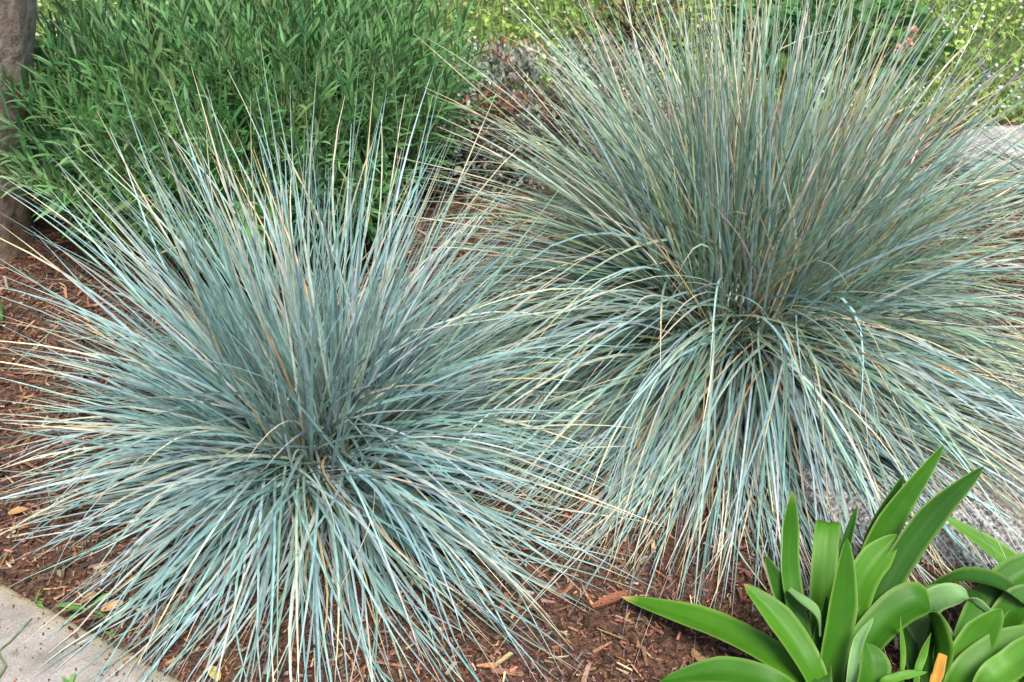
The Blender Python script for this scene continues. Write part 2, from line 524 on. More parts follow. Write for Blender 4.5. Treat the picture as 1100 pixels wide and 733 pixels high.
def clump(name, c, label, nb, length, crown_r, droop, pal, wts, dry_n, tufts, wid=0.0056, front=0.0, lean=(0, 0), umin=.03, group='blue grass clumps', upk=.5, uplen=.1, incs=1.0, frontcut=0.0, cornercut=0.0, part=None, bent=None):
    root = empty(name, tuple(c), label, 'ornamental grass', group)
    c = np.array(c)
    mbb, mbd = MB(), MB()
    # tufts: clustered directions over the hemisphere
    ta = rng.uniform(0, 2 * math.pi, tufts)
    tu = rng.uniform(umin, 1, tufts) ** .9
    tk = droop * rng.uniform(.7, 1.35, tufts)
    tk = np.where(rng.random(tufts) < .13, tk * 1.9, tk)
    tl = rng.uniform(.86, 1.05, tufts)
    to = rng.normal(0, .38 * crown_r, (tufts, 2))
    S = 12

    def make(n, mb, lmul, palette, weights, w, drymode=False):
        i = rng.integers(0, tufts, n)
        inc = np.arccos(np.clip(tu[i], -1, 1)) + rng.normal(0, .13, n)
        az = ta[i] + rng.normal(0, .17, n) / np.maximum(np.sin(inc), .3)
        loose = rng.random(n) < .35
        az = np.where(loose, rng.uniform(0, 6.283, n), az)
        inc = np.where(loose, np.arccos(rng.uniform(umin, 1, n)), inc)
        inc = np.clip(inc * incs, .02, 1.5)
        if part is not None:
            dz = (az - part + math.pi) % (2 * math.pi) - math.pi
            az = np.where((np.abs(dz) < .17) & (inc > .7), part + np.sign(dz) * (.09 + .5 * np.abs(dz)), az)
        d = np.stack([np.sin(inc) * np.cos(az), np.sin(inc) * np.sin(az), np.cos(inc)], -1)
        d[:, 0] += lean[0]; d[:, 1] += lean[1]
        rr = crown_r * np.sqrt(rng.uniform(0, 1, n))
        aa = az + rng.normal(0, .9, n)
        base = c + np.stack([rr * np.cos(aa), rr * np.sin(aa), np.full(n, .0)], -1)
        base[:, :2] += to[i]
        base[:, 2] = terrain(base[:, 0], base[:, 1]) + .02 * (1 - (rr / crown_r) ** 2) + rng.uniform(0, .02, n)
        fr = np.clip(-np.sin(az), 0, 1) * np.sin(inc)
        k = tk[i] * rng.uniform(.6, 1.4, n) * (upk + (1 - upk) * np.sin(inc) ** 2) * (1 + front * fr)
        ln = length * lmul * tl[i] * np.clip(rng.normal(.93, .12, n), .4, 1.07)
        short = rng.random(n) < .12
        ln = np.where(short, ln * rng.uniform(.35, .7, n), ln)
        k = np.where(short, k * 1.8 + .3, k)
        kink = np.where(rng.random(n) < .012, rng.integers(3, S - 2, n), -1)
        early = np.clip(rng.normal(.35, .35, n) + .45 * fr, 0, 1)
        k = k * (1 + .35 * early)
        ln = ln * (1 + uplen * np.cos(inc))
        ln = ln * (1 - frontcut * fr) * (1 - .4 * cornercut * np.clip(np.cos(az + .25), 0, 1) ** 2 * np.sin(inc)) * (1 - cornercut * np.clip(np.cos(az - 3.75), 0, 1) ** 3 * np.sin(inc))
        P, D = grow(base, d, ln, k, S, kink, early=early, clear=rng.uniform(.012, .028, n))
        # slight sideways waviness
        t = np.linspace(0, 1, S)[None]
        sidev = unit(np.cross(D[:, 3], np.array([0, 0, 1.0])) + 1e-5)
        amp = rng.normal(0, .032, n)[:, None] * np.sin(t * rng.uniform(1.5, 4.5, (n, 1))) * t
        P = P + sidev[:, None, :] * amp[..., None]
        ww = w * rng.uniform(.65, 1.2, n)[:, None] * np.minimum(1, .6 + 2.2 * t) * np.clip(1 - t ** 2.0, 0, 1) + .0005
        cb = pick(n, palette, weights, .14)
        if not drymode:
            cb = np.where((rng.random(n) < 1.1 * fr)[:, None], pick(n, BLUE, [5, 6, 2, 4, 2, 3], .14), cb)
        cols = np.repeat(cb[:, None, :], S, 1)
        # straw sheath at the base and tan tips on many blades
        if not drymode:
            sh = np.array([.23, .23, .11])
            f = np.clip(1 - t / rng.uniform(.15, .6, n)[:, None], 0, 1)[..., None] * .75
            cols = cols * (1 - f) + sh * f
            tip = np.clip((t - rng.uniform(.58, 1.4, n)[:, None]) / .16, 0, 1)[..., None]
            tipc = pick(n, [(.54, .46, .30), (.62, .56, .42), (.42, .35, .22)], [4, 3, 2], .12)[:, None, :]
            cols = cols * (1 - tip) + tipc * tip
        roll = rng.normal(0, .7, n)
        ribbons(mb, P, D, ww, cols, roll, .35, rng.normal(0, .8, n))

    make(nb, mbb, 1.0, pal, wts, wid)
    make(dry_n, mbd, .86, [(.50, .39, .23), (.44, .31, .16), (.62, .54, .38), (.34, .21, .10)], [5, 3, 4, 1], wid * .8, True)
    # short dead thatch round the root
    n = dry_n
    az = rng.uniform(0, 6.283, n); rr = crown_r * np.sqrt(rng.random(n)) * 1.1
    base = c + np.stack([rr * np.cos(az), rr * np.sin(az), np.zeros(n)], -1)
    base[:, 2] = terrain(base[:, 0], base[:, 1]) + .005
    inc = rng.uniform(.1, 1.3, n)
    d = np.stack([np.sin(inc) * np.cos(az), np.sin(inc) * np.sin(az), np.cos(inc)], -1)
    P, D = grow(base, d, length * rng.uniform(.12, .32, n), np.full(n, 1.6), 6)
    t = np.linspace(0, 1, 6)[None]
    ribbons(mbd, P, D, wid * .75 * (1 - t ** 2) * np.ones((n, 1)) + .0004,
            np.repeat(pick(n, [(.30, .19, .09), (.20, .11, .05), (.42, .31, .17)], [4, 3, 3], .2)[:, None], 6, 1), rng.normal(0, .8, n))
    if bent:
        S = 16; n = len(bent)
        P = np.array([[c + np.array([.02 * math.sin(q), -.03, .02])] + [at_depth(px, py, c[1] + dy) for px, py, dy in b] for q, b in enumerate(bent)])
        k = P.shape[1] - 1
        u = np.linspace(0, k - 1e-6, S); i0 = u.astype(int); fr_ = (u - i0)[None, :, None]
        P = P[:, i0] * (1 - fr_) + P[:, i0 + 1] * fr_
        P[:, 1:-1] = .25 * P[:, :-2] + .5 * P[:, 1:-1] + .25 * P[:, 2:]
        D = unit(np.gradient(P, axis=1))
        t = np.linspace(0, 1, S)[None]
        mq = MB()
        ribbons(mq, P, D, wid * 1.0 * (1 - t ** 3) * np.ones((n, 1)) + .0006, np.repeat(pick(n, [(.50, .54, .50), (.56, .54, .42), (.40, .47, .43)], [3, 2, 3], .1)[:, None], S, 1), rng.normal(0, .5, n), .3)
        o = mq.build('bent_blades', BLADE, root); o['label'] = 'pale blades snapped over at the heart of the clump'
    mbb.build('green_blades', BLADE, root)
    o = mbd.build('dry_blades', DRY, root); o['label'] = 'straw coloured dead blades'
    # crown: fibrous mound
    mc = MB()
    nu, nv = 28, 9
    V = []
    for j in range(nv):
        for i in range(nu):
            a = 2 * math.pi * i / nu; q = (j + .02) / (nv - 1)
            r = crown_r * 1.15 * q
            V.append((c[0] + r * math.cos(a), c[1] + r * math.sin(a), c[2] - .015 + .05 * (1 - q * q) + .006 * rng.normal()))
    idx = np.arange(nu * nv).reshape(nv, nu); nx = np.roll(idx, -1, 1)
    mc.add(V, np.stack([idx[:-1], idx[1:], nx[1:], nx[:-1]], -1).reshape(-1, 4), (.07, .045, .025))
    mc.build('crown', CROWN, root)
    return root


BLUE = [(.175, .31, .298), (.25, .405, .395), (.145, .235, .205), (.33, .425, .445), (.205, .31, .245), (.36, .42, .375)]
GREENER = [(.165, .285, .22), (.24, .365, .30), (.13, .215, .14), (.32, .40, .38), (.22, .285, .16), (.34, .39, .31)]
clump('blue_grass_clump', (BL0[0], BL0[1], terrain(BL0[0], BL0[1])), 'spiky blue green grass clump in front of the leafy green shrub', 1950, .58, .08, 1.15, BLUE, [6, 6, 2, 2, 3, 2], 110, 100, wid=.0062, umin=.0, uplen=.27, incs=.88, frontcut=-.10, cornercut=.23, lean=(-.085, .0),
      bent=[[(322, 412, .0), (308, 430, -.02), (296, 444, -.04), (288, 454, -.05)],
            [(332, 440, -.05), (334, 462, -.07), (340, 490, -.09), (352, 530, -.12)],
            [(328, 425, -.03), (338, 450, -.06), (336, 475, -.09), (345, 500, -.1)]])
clump('blue_grass_clump', (BR0[0], BR0[1], terrain(BR0[0], BR0[1])), 'largest grass clump, its front blades hanging over the boulder and mulch', 4300, .725, .095, 1.5, GREENER, [6, 5, 2, 2, 4, 2], 520, 190, wid=.0060, umin=.0, front=1.0, upk=.4, uplen=.10, incs=.93, frontcut=.05, part=4.60,
      bent=[[(797, 283, -.05), (780, 330, -.10), (770, 400, -.16), (764, 450, -.19)],
            [(796, 288, -.05), (788, 340, -.10), (784, 410, -.16), (782, 470, -.20)],
            [(800, 295, -.05), (815, 320, -.09), (812, 350, -.12), (818, 372, -.14)],
            [(797, 300, -.06), (800, 350, -.11), (798, 420, -.17), (806, 490, -.21)],
            [(805, 292, -.05), (812, 330, -.10), (822, 390, -.16), (836, 440, -.19)],
            [(742, 262, .02), (712, 292, .0), (690, 330, -.05), (668, 372, -.09)],
            [(792, 310, -.06), (776, 350, -.11), (758, 420, -.17), (750, 470, -.2)],
            [(808, 305, -.05), (806, 360, -.11), (812, 440, -.18), (815, 520, -.22)]])
b3 = on_plane(1150, 215)
clump('blue_grass_clump', (b3[0], b3[1], terrain(b3[0], b3[1])), 'sparse blue grass tuft entering at the right edge by the pale stone', 240, .42, .05, .6, GREENER, [5, 5, 3, 3, 3, 3], 20, 30, umin=.1)


# ------------------------------------------------------------------ leaf sprays for shrubs
def leaves(mb, base, d, length, width, cols, k=.5, S=5, roll=None, fold=.35, shape='lance', tipc=None):
    n = len(base)
    P, D = grow(base, d, length, np.full(n, k) if np.isscalar(k) else k, S, surf=lambda a, b: terrain(a, b))
    t = np.linspace(0, 1, S)[None]
    if shape == 'lance':
        w = np.sin(np.clip(t * .93 + .07, 0, 1) * math.pi) ** .75
    else:
        w = np.sqrt(np.clip(1 - (2 * (t * .96 + .02) - 1) ** 2, 0, 1))
    w = w * width[:, None] + .0004
    ribbons(mb, P, D, w, np.repeat(cols[:, None], S, 1), rng.normal(0, .5, n) if roll is None else roll, fold)


def tube(mb, pts, rad, c, sides=5):
    pts = np.asarray(pts, float); n = len(pts)
    t = unit(np.gradient(pts, axis=0))
    ref = np.array([.3, .9, .2])
    a = unit(np.cross(t, ref)); b = np.cross(t, a)
    ang = np.linspace(0, 2 * math.pi, sides, endpoint=False)
    V = pts[:, None] + (a[:, None] * np.cos(ang)[None, :, None] + b[:, None] * np.sin(ang)[None, :, None]) * np.asarray(rad)[:, None, None]
    idx = np.arange(n * sides).reshape(n, sides); nx = np.roll(idx, -1, 1)
    mb.add(V.reshape(-1, 3), np.stack([idx[:-1], nx[:-1], nx[1:], idx[1:]], -1).reshape(-1, 4), c)


GREEN_LEAF = leaf_material('green_shrub_leaf', .48, .3, .35, 0, 40)
STEM = tint_material('green_stem', .7, .3, 0, 80)

# the leafy green shrub, top left
sx, sy = -.70, 2.79
shrub = empty('leafy_shrub', (sx, sy, 0), 'tall bright green shrub with narrow willow like leaves beside the trunk', 'shrub')
ml, ms = MB(), MB()
nst = 800
a = rng.uniform(0, 6.283, nst); r = np.sqrt(rng.random(nst))
bx = sx + .41 * r * np.cos(a); by = sy + .45 * r * np.sin(a)
lean = .15 + .75 * r ** 2
d0 = np.stack([np.cos(a) * lean * np.where(np.cos(a) > 0, .40, .48) + rng.normal(0, .12, nst), np.sin(a) * lean * .8 + rng.normal(0, .12, nst), np.ones(nst)], -1)
hh = rng.uniform(.46, .70, nst) * (1 - .12 * r)
P, D = grow(np.stack([bx, by, terrain(bx, by)], -1), d0, hh, .35 + .7 * r * rng.random(nst), 12, surf=lambda q, w: terrain(q, w))
LB, LD, LL, LC = [], [], [], []
for i in range(nst):
    tube(ms, P[i], np.linspace(.0030, .0011, 12), (.20, .27, .11), 4)
    nl = 26
    ts = np.sort(rng.uniform(.18, 1.0, nl))
    f = ts * 11; j = np.minimum(f.astype(int), 10); fr = (f - j)[:, None]
    pos = P[i, j] * (1 - fr) + P[i, j + 1] * fr
    dd = D[i, j]
    ph = np.arange(nl) * 2.4 + rng.uniform(0, 6)
    u = unit(np.cross(dd, np.array([.2, 1, .1]))); v = np.cross(dd, u)
    op = (1.0 - .62 * ts)[:, None]
    LD.append(unit(dd * (1.0 - .35 * op) + (u * np.cos(ph)[:, None] + v * np.sin(ph)[:, None]) * op))
    LB.append(pos)
    LL.append(rng.uniform(.06, .105, nl) * (1.1 - .45 * ts ** 3))
    LC.append(np.tile(pick(1, [(.085, .215, .065), (.11, .26, .08), (.07, .185, .07), (.16, .31, .13), (.17, .25, .09)], [4, 4, 3, 3, 1], .14), (nl, 1)) * np.exp(rng.normal(0, .12, (nl, 1))))
LB, LD, LL, LC = map(np.concatenate, (LB, LD, LL, LC))
leaves(ml, LB, LD, LL, LL * rng.uniform(.085, .135, len(LL)), LC, k=.9)
ml.build('foliage', GREEN_LEAF, shrub)
ms.build('stems', STEM, shrub)

# ------------------------------------------------------------------ silver-leaved mound with rusty dead leaves
SILVER = leaf_material('silver_leaf', .75, .12, .2, .1, 120)
cx, cy = .11, 3.09
sil = empty('silver_shrub', (cx, cy, 0), 'low grey leaved mound with rusty dead leaves between shrub and big grass', 'shrub')
mg, mr_, mt = MB(), MB(), MB()


def mound_pts(n, cx, cy, rx, ry, h, pw=.6):
    a = rng.uniform(0, 6.283, n); u = rng.uniform(0, 1, n)
    d = np.stack([np.sqrt(1 - u ** 2) * np.cos(a), np.sqrt(1 - u ** 2) * np.sin(a), u], -1)
    q = np.sign(d) * np.abs(d) ** pw
    lump = 1 + .09 * np.sin(9 * d[:, 0] + 3) * np.sin(8 * d[:, 1]) + .06 * np.sin(17 * d[:, 0] + 13 * d[:, 2])
    return np.array([cx, cy, 0]) + q * np.array([rx, ry, h]) * lump[:, None], d


n = 9500
p, d = mound_pts(n, cx, cy, .36, .36, .265)
p = np.array([cx, cy, .05]) + (p - np.array([cx, cy, .05])) * rng.uniform(.66, 1.05, n)[:, None]
dd = unit(d + rng.normal(0, .55, (n, 3)) + np.array([0, 0, .3]))
patch = np.sin(11 * p[:, 0] + 2) + np.sin(13 * p[:, 1] + 7 * p[:, 2]) + rng.normal(0, .55, n)
rust = patch > 1.55
LLn = rng.uniform(.010, .024, n)
g = ~rust
leaves(mg, p[g], dd[g], LLn[g], LLn[g] * .5, pick(g.sum(), [(.21, .26, .19), (.30, .35, .27), (.11, .135, .10), (.19, .16, .14)], [4, 2, 4, 3], .2), .6, 5, None, .3, 'round')
leaves(mr_, p[rust] , dd[rust], LLn[rust] * 1.1, LLn[rust] * .5, pick(rust.sum(), [(.26, .105, .055), (.17, .075, .05), (.34, .19, .10), (.17, .10, .08)], [3, 4, 2, 2], .2), .9, 5, None, .6, 'round')
for i in range(150):
    q, dv = mound_pts(1, cx, cy, .30, .24, .21)
    b = np.array([cx + rng.normal(0, .12), cy + rng.normal(0, .1), 0])
    mid = (b + q[0]) / 2 + np.array([0, 0, .03])
    tube(mt, [b, mid, q[0]], [.004, .003, .0015], (.10, .075, .06), 4)
mg.build('foliage', SILVER, sil)
o = mr_.build('dead_leaves', DRY, sil); o['label'] = 'rust red withered leaves'
mt.build('twigs', STEM, sil)

# ------------------------------------------------------------------ tree trunk at the left edge
m_bark = rock_material('grey_bark', (.31, .245, .205), (.15, .105, .08), (.44, .375, .335), 30, 1.0, .95, 6, (.25, .155, .10))
te = on_plane(30, 268); tt_ = at_depth(37, 0, te[1]); LEAN = (tt_[0] - te[0]) / tt_[2]
tb = te - np.array([.25, 0, 0])
nu, nz = 72, 90
V = []
for j in range(nz):
    zz = -.05 + 3.0 * (j / (nz - 1)) ** 1.5
    for i in range(nu):
        an = 2 * math.pi * i / nu
        rad = .235 + .015 * math.exp(-max(zz, 0) / .06) - .02 * zz
        rad *= 1 + .03 * math.sin(3 * an + 2 * zz) + .02 * math.sin(7 * an + 1 + 5 * zz) + .012 * math.sin(17 * an + 9 * zz) + .008 * math.sin(31 * an - 14 * zz)
        V.append((tb[0] + rad * math.cos(an) + (LEAN + .02) * zz, tb[1] + rad * math.sin(an), zz))
idx = np.arange(nu * nz).reshape(nz, nu); nx = np.roll(idx, -1, 1)
mb = MB(); mb.add(V, np.stack([idx[:-1], nx[:-1], nx[1:], idx[1:]], -1).reshape(-1, 4), (.2, .2, .2))
mb.f.append(idx[-1:, :].copy())
tag(mb.build('tree_trunk', m_bark, origin=(tb[0], tb[1], 0)), 'grey brown tree trunk at the left edge beside the green shrub', 'tree trunk')

# ------------------------------------------------------------------ lawn: clover, grass and little white flowers
LAWN = leaf_material('clover_leaf', .6, .3, .25, 0, 30)
PETAL = leaf_material('petal', .7, .3, .2, 0, 60)


def lawn_points(n, far=8.5):
    y = 3.25 + (far - 3.25) * rng.uniform(0, 1, n) ** 1.6
    x = rng.uniform(-2.2, 4.2, n)
    ok = y > bed_back(x) - .12 * rng.random(n)
    return x[ok], y[ok]


mb = MB()
x, y = lawn_points(34000)
n = len(x)
lum = np.exp(.25 * np.sin(3 * x + 1) * np.sin(4 * y) + .2 * np.sin(9 * x) * np.sin(11 * y + 2))[:, None]
az = rng.uniform(0, 6.283, n); inc = rng.uniform(.3, 1.5, n)
d = np.stack([np.sin(inc) * np.cos(az), np.sin(inc) * np.sin(az), np.cos(inc)], -1)
z0 = rng.uniform(.005, .055, n)
ll = rng.uniform(.012, .024, n)
leaves(mb, np.stack([x, y, z0], -1), d, ll, ll * .85, pick(n, [(.23, .36, .06), (.32, .47, .10), (.16, .28, .055), (.42, .48, .16)], [4, 4, 3, 2], .15) * lum, .3, 4, None, .25, 'round')
x, y = lawn_points(22000)
n = len(x)
az = rng.uniform(0, 6.283, n); inc = np.abs(rng.normal(0, .5, n))
d = np.stack([np.sin(inc) * np.cos(az), np.sin(inc) * np.sin(az), np.cos(inc)], -1)
ribP, ribD = grow(np.stack([x, y, np.zeros(n)], -1), d, rng.uniform(.05, .11, n), rng.uniform(.3, 1.4, n), 5, surf=lambda q, w: 0 * q)
t = np.linspace(0, 1, 5)[None]
ribbons(mb, ribP, ribD, .0034 * (1 - t ** 2) * np.ones((n, 1)) + .0004,
        np.repeat(pick(n, [(.25, .40, .08), (.34, .50, .12), (.46, .46, .20)], [5, 4, 1], .15)[:, None], 5, 1), rng.normal(0, .6, n))
tag(mb.build('clover_grass', LAWN), 'bright clover lawn starred with white flowers behind the plants', 'lawn', kind='stuff')

# flower heads: small ruffled balls
mb = MB()
x, y = lawn_points(6500)
dens = np.sin(2.3 * x + 1.5) * np.sin(2.9 * y) + rng.normal(0, .8, len(x)) > -.1
x, y = x[dens], y[dens]
n = len(x)
SPH = []
for j in range(1, 4):
    for i in range(6):
        th = math.pi * j / 4; ph = 2 * math.pi * (i + .5 * j) / 6
        SPH.append((math.sin(th) * math.cos(ph), math.sin(th) * math.sin(ph), .8 * math.cos(th)))
SPH = np.array([(0, 0, .8)] + SPH + [(0, 0, -.8)])
ST = [(0, 1 + i, 1 + (i + 1) % 6) for i in range(6)] + [(19, 13 + (i + 1) % 6, 13 + i) for i in range(6)]
SQ = [(1 + 6 * r_ + i, 7 + 6 * r_ + i, 7 + 6 * r_ + (i + 1) % 6, 1 + 6 * r_ + (i + 1) % 6) for r_ in range(2) for i in range(6)]
rad = rng.uniform(.0035, .0085, n)
Vv = SPH[None] * rad[:, None, None] * rng.uniform(.7, 1.25, (n, 20, 1)) + np.stack([x, y, rng.uniform(.04, .085, n)], -1)[:, None]
cc = np.repeat(pick(n, [(.72, .72, .64), (.60, .62, .48), (.75, .62, .55)], [6, 3, 1], .08), 20, 0)
off = (np.arange(n) * 20)[:, None, None]
mb.add(Vv.reshape(-1, 3), (np.array(ST)[None] + off).reshape(-1, 3), cc)
mb.f.append((np.array(SQ)[None] + off).reshape(-1, 4))
tag(mb.build('clover_blossom', PETAL), 'tiny white blossoms dotted through the clover lawn', 'lawn flowers', kind='stuff')

# ------------------------------------------------------------------ dark broad-leaved plant behind the big grass
lp = np.array([1.12, 3.75, 0])
plant = empty('broad_leaf_plant', tuple(lp), 'dark green broad leaved plant on the lawn edge behind the big grass', 'plant')
mb, mt = MB(), MB()
n = 620
a = rng.uniform(0, 6.283, n); r = np.sqrt(rng.random(n))
pos = lp + np.stack([.36 * r * np.cos(a), .36 * r * np.sin(a), .07 + .20 * rng.random(n) * (1 - .5 * r * r)], -1)
az = a + rng.normal(0, .8, n); inc = rng.uniform(.5, 1.4, n)
d = np.stack([np.sin(inc) * np.cos(az), np.sin(inc) * np.sin(az), np.cos(inc)], -1)
ll = rng.uniform(.035, .065, n)
leaves(mb, pos, d, ll, ll * .7, pick(n, [(.06, .17, .04), (.08, .21, .05), (.05, .13, .04)], [4, 4, 3], .15), .8, 6, None, .25, 'round')
for i in range(0, n, 4):
    b = lp + np.array([rng.normal(0, .07), rng.normal(0, .07), 0])
    tube(mt, [b, (b + pos[i]) / 2 + np.array([0, 0, .03]), pos[i]], [.003, .0022, .0014], (.10, .16, .05), 4)
mb.build('foliage', GREEN_LEAF, plant); mt.build('stems', STEM, plant)

# ------------------------------------------------------------------ twiggy bush
tw = on_plane(690, 95); tw[1] += .05
bush = empty('twiggy_bush', tuple(tw), 'dark bare twigged bush with few olive leaves at the lawn edge', 'bush')
mt, mb = MB(), MB()
for i in range(26):
    az = rng.uniform(0, 6.283); inc = rng.uniform(.2, 1.0)
    pts = [tw.copy()]; dv = np.array([math.sin(inc) * math.cos(az), math.sin(inc) * math.sin(az), math.cos(inc)])
    for s in range(7):
        dv = unit(dv + rng.normal(0, .22, 3)); pts.append(pts[-1] + dv * .055)
    pts = np.array(pts)
    tube(mt, pts, np.linspace(.006, .0018, 8), (.055, .032, .025), 5)
    for j in (3, 4, 5, 6):
        e = pts[j] + unit(dv + rng.normal(0, .8, 3)) * rng.uniform(.05, .12)
        tube(mt, [pts[j], (pts[j] + e) / 2 + rng.normal(0, .008, 3), e], [.0028, .002, .0012], (.065, .04, .03), 4)
        m_ = 4
        ll = rng.uniform(.014, .026, m_)
        leaves(mb, np.tile(e, (m_, 1)) + rng.normal(0, .02, (m_, 3)), unit(rng.normal(0, 1, (m_, 3)) + np.array([0, 0, .6])), ll, ll * .55,
               pick(m_, [(.16, .18, .05), (.09, .15, .05), (.30, .20, .07)], [4, 3, 2], .2), .5, 5, None, .3, 'round')
mt.build('twigs', STEM, bush); mb.build('foliage', LAWN, bush)

# ------------------------------------------------------------------ lavender and salmon flowers
lv = at_depth(1050, 150, 3.42); lv[2] = 0
lav = empty('lavender_plant', tuple(lv), 'violet lavender spikes rising behind the pale stone', 'flowering plant')
mt = MB()
for (px, py, Y) in [(1020, 104, 3.45), (1057, 93, 3.5), (1096, 97, 3.4), (1082, 104, 3.45), (962, 80, 3.55), (984, 84, 3.6), (1050, 86, 3.6)]:
    tip = at_depth(px, py, Y)
    base = np.array([lv[0] + (tip[0] - lv[0]) * .5, lv[1] + (tip[1] - lv[1]) * .4, 0])
    base[2] = 0
    top = np.array([tip[0], tip[1], max(tip[2], .08)])
    mid = (base + top) / 2 + np.array([0, 0, .03])
    mt = MB(); tube(mt, [base, mid, top], [.0022, .0017, .0012], (.16, .21, .12), 4); mt.build('stem', STEM, lav)
    mf = MB()
    m_ = 46
    tt = rng.random(m_)
    dirv = unit(top - mid)
    pp = top + dirv * (tt[:, None] * .045 - .02)
    dz = unit(rng.normal(0, 1, (m_, 3)) + dirv * .9)
    ll = rng.uniform(.006, .011, m_)
    leaves(mf, pp, dz, ll, ll * .6, pick(m_, [(.20, .17, .38), (.28, .24, .48), (.15, .13, .26)], [4, 3, 3], .15), .2, 4, None, .3, 'round')
    mf.build('flower_spike', PETAL, lav)

fp = at_depth(974, 46, 3.5); fp0 = np.array([fp[0] - .03, fp[1] + .04, 0])
fl = empty('salmon_flower', tuple(fp0), 'salmon pink blooms on a thin stem standing in the clover', 'flower')
mt = MB()
for (px, py, Y) in [(981, 33, 3.50), (976, 46, 3.48), (966, 53, 3.46)]:
    tip = at_depth(px, py, Y); tip[2] = max(tip[2], .1)
    mt = MB(); tube(mt, [fp0, (fp0 + tip) / 2 + np.array([0, 0, .04]), tip], [.0025, .002, .0015], (.13, .20, .06), 4); mt.build('stem', STEM, fl)
    mf = MB(); m_ = 34
    dz = unit(rng.normal(0, 1, (m_, 3)) + np.array([0, 0, .5]))
    ll = rng.uniform(.012, .02, m_)
    leaves(mf, np.tile(tip, (m_, 1)), dz, ll, ll * .7, pick(m_, [(.74, .42, .34), (.78, .54, .45), (.66, .33, .27)], [4, 3, 2], .12), .5, 4, None, .4, 'round')
    mf.build('bloom', PETAL, fl)


# ------------------------------------------------------------------ strap-leaved plants, bottom right
def strap_material(name):
    m, nt = mat_new(name)
    N, L = nt.nodes.new, nt.links.new
    out = N('ShaderNodeOutputMaterial')
    p = N('ShaderNodeBsdfPrincipled'); tr = N('ShaderNodeBsdfTranslucent'); mx = N('ShaderNodeMixShader')
    at = N('ShaderNodeAttribute'); at.attribute_name = 'tint'
    uv = N('ShaderNodeUVMap'); uv.uv_map = 'along'
    mp = N('ShaderNodeMapping'); mp.inputs['Scale'].default_value = (40, .8, 1)
    nz = N('ShaderNodeTexNoise'); nz.inputs['Scale'].default_value = 1; nz.inputs['Detail'].default_value = 3
    tc = N('ShaderNodeTexCoord')
    n2 = N('ShaderNodeTexNoise'); n2.inputs['Scale'].default_value = 22; n2.inputs['Detail'].default_value = 6
    L(uv.outputs[0], mp.inputs[0]); L(mp.outputs[0], nz.inputs['Vector']); L(tc.outputs['Object'], n2.inputs['Vector'])
    ad = N('ShaderNodeMath'); ad.operation = 'ADD'; L(nz.outputs['Fac'], ad.inputs[0]); L(n2.outputs['Fac'], ad.inputs[1])
    mr = N('ShaderNodeMapRange'); mr.inputs['From Min'].default_value = .7; mr.inputs['From Max'].default_value = 1.3
    mr.inputs['To Min'].default_value = .84; mr.inputs['To Max'].default_value = 1.16
    L(ad.outputs[0], mr.inputs['Value'])
    mul = N('ShaderNodeMix'); mul.data_type = 'RGBA'; mul.blend_type = 'MULTIPLY'; mul.inputs['Factor'].default_value = 1
    n3 = N('ShaderNodeTexNoise'); n3.inputs['Scale'].default_value = 150; n3.inputs['Detail'].default_value = 2
    L(tc.outputs['Object'], n3.inputs['Vector'])
    fm = N('ShaderNodeMapRange'); fm.inputs['From Min'].default_value = .68; fm.inputs['From Max'].default_value = .74; fm.inputs['To Max'].default_value = .55
    L(n3.outputs['Fac'], fm.inputs['Value'])
    fk = N('ShaderNodeMix'); fk.data_type = 'RGBA'; fk.inputs['B'].default_value = (.16, .13, .05, 1)
    L(at.outputs['Color'], fk.inputs['A']); L(fm.outputs[0], fk.inputs['Factor'])
    L(fk.outputs['Result'], mul.inputs['A']); L(mr.outputs[0], mul.inputs['B'])
    L(mul.outputs['Result'], p.inputs['Base Color'])
    hs = N('ShaderNodeHueSaturation'); hs.inputs['Value'].default_value = 1.5; hs.inputs['Hue'].default_value = .485
    L(mul.outputs['Result'], hs.inputs['Color']); L(hs.outputs[0], tr.inputs['Color'])
    p.inputs['Roughness'].default_value = .46
    p.inputs['Specular IOR Level'].default_value = .22
    bp = N('ShaderNodeBump'); bp.inputs['Strength'].default_value = .22; bp.inputs['Distance'].default_value = .0015
    L(nz.outputs['Fac'], bp.inputs['Height']); L(bp.outputs[0], p.inputs['Normal'])
    mx.inputs[0].default_value = .28
    L(p.outputs[0], mx.inputs[1]); L(tr.outputs[0], mx.inputs[2]); L(mx.outputs[0], out.inputs[0])
    return m


STRAP = strap_material('strap_leaf')


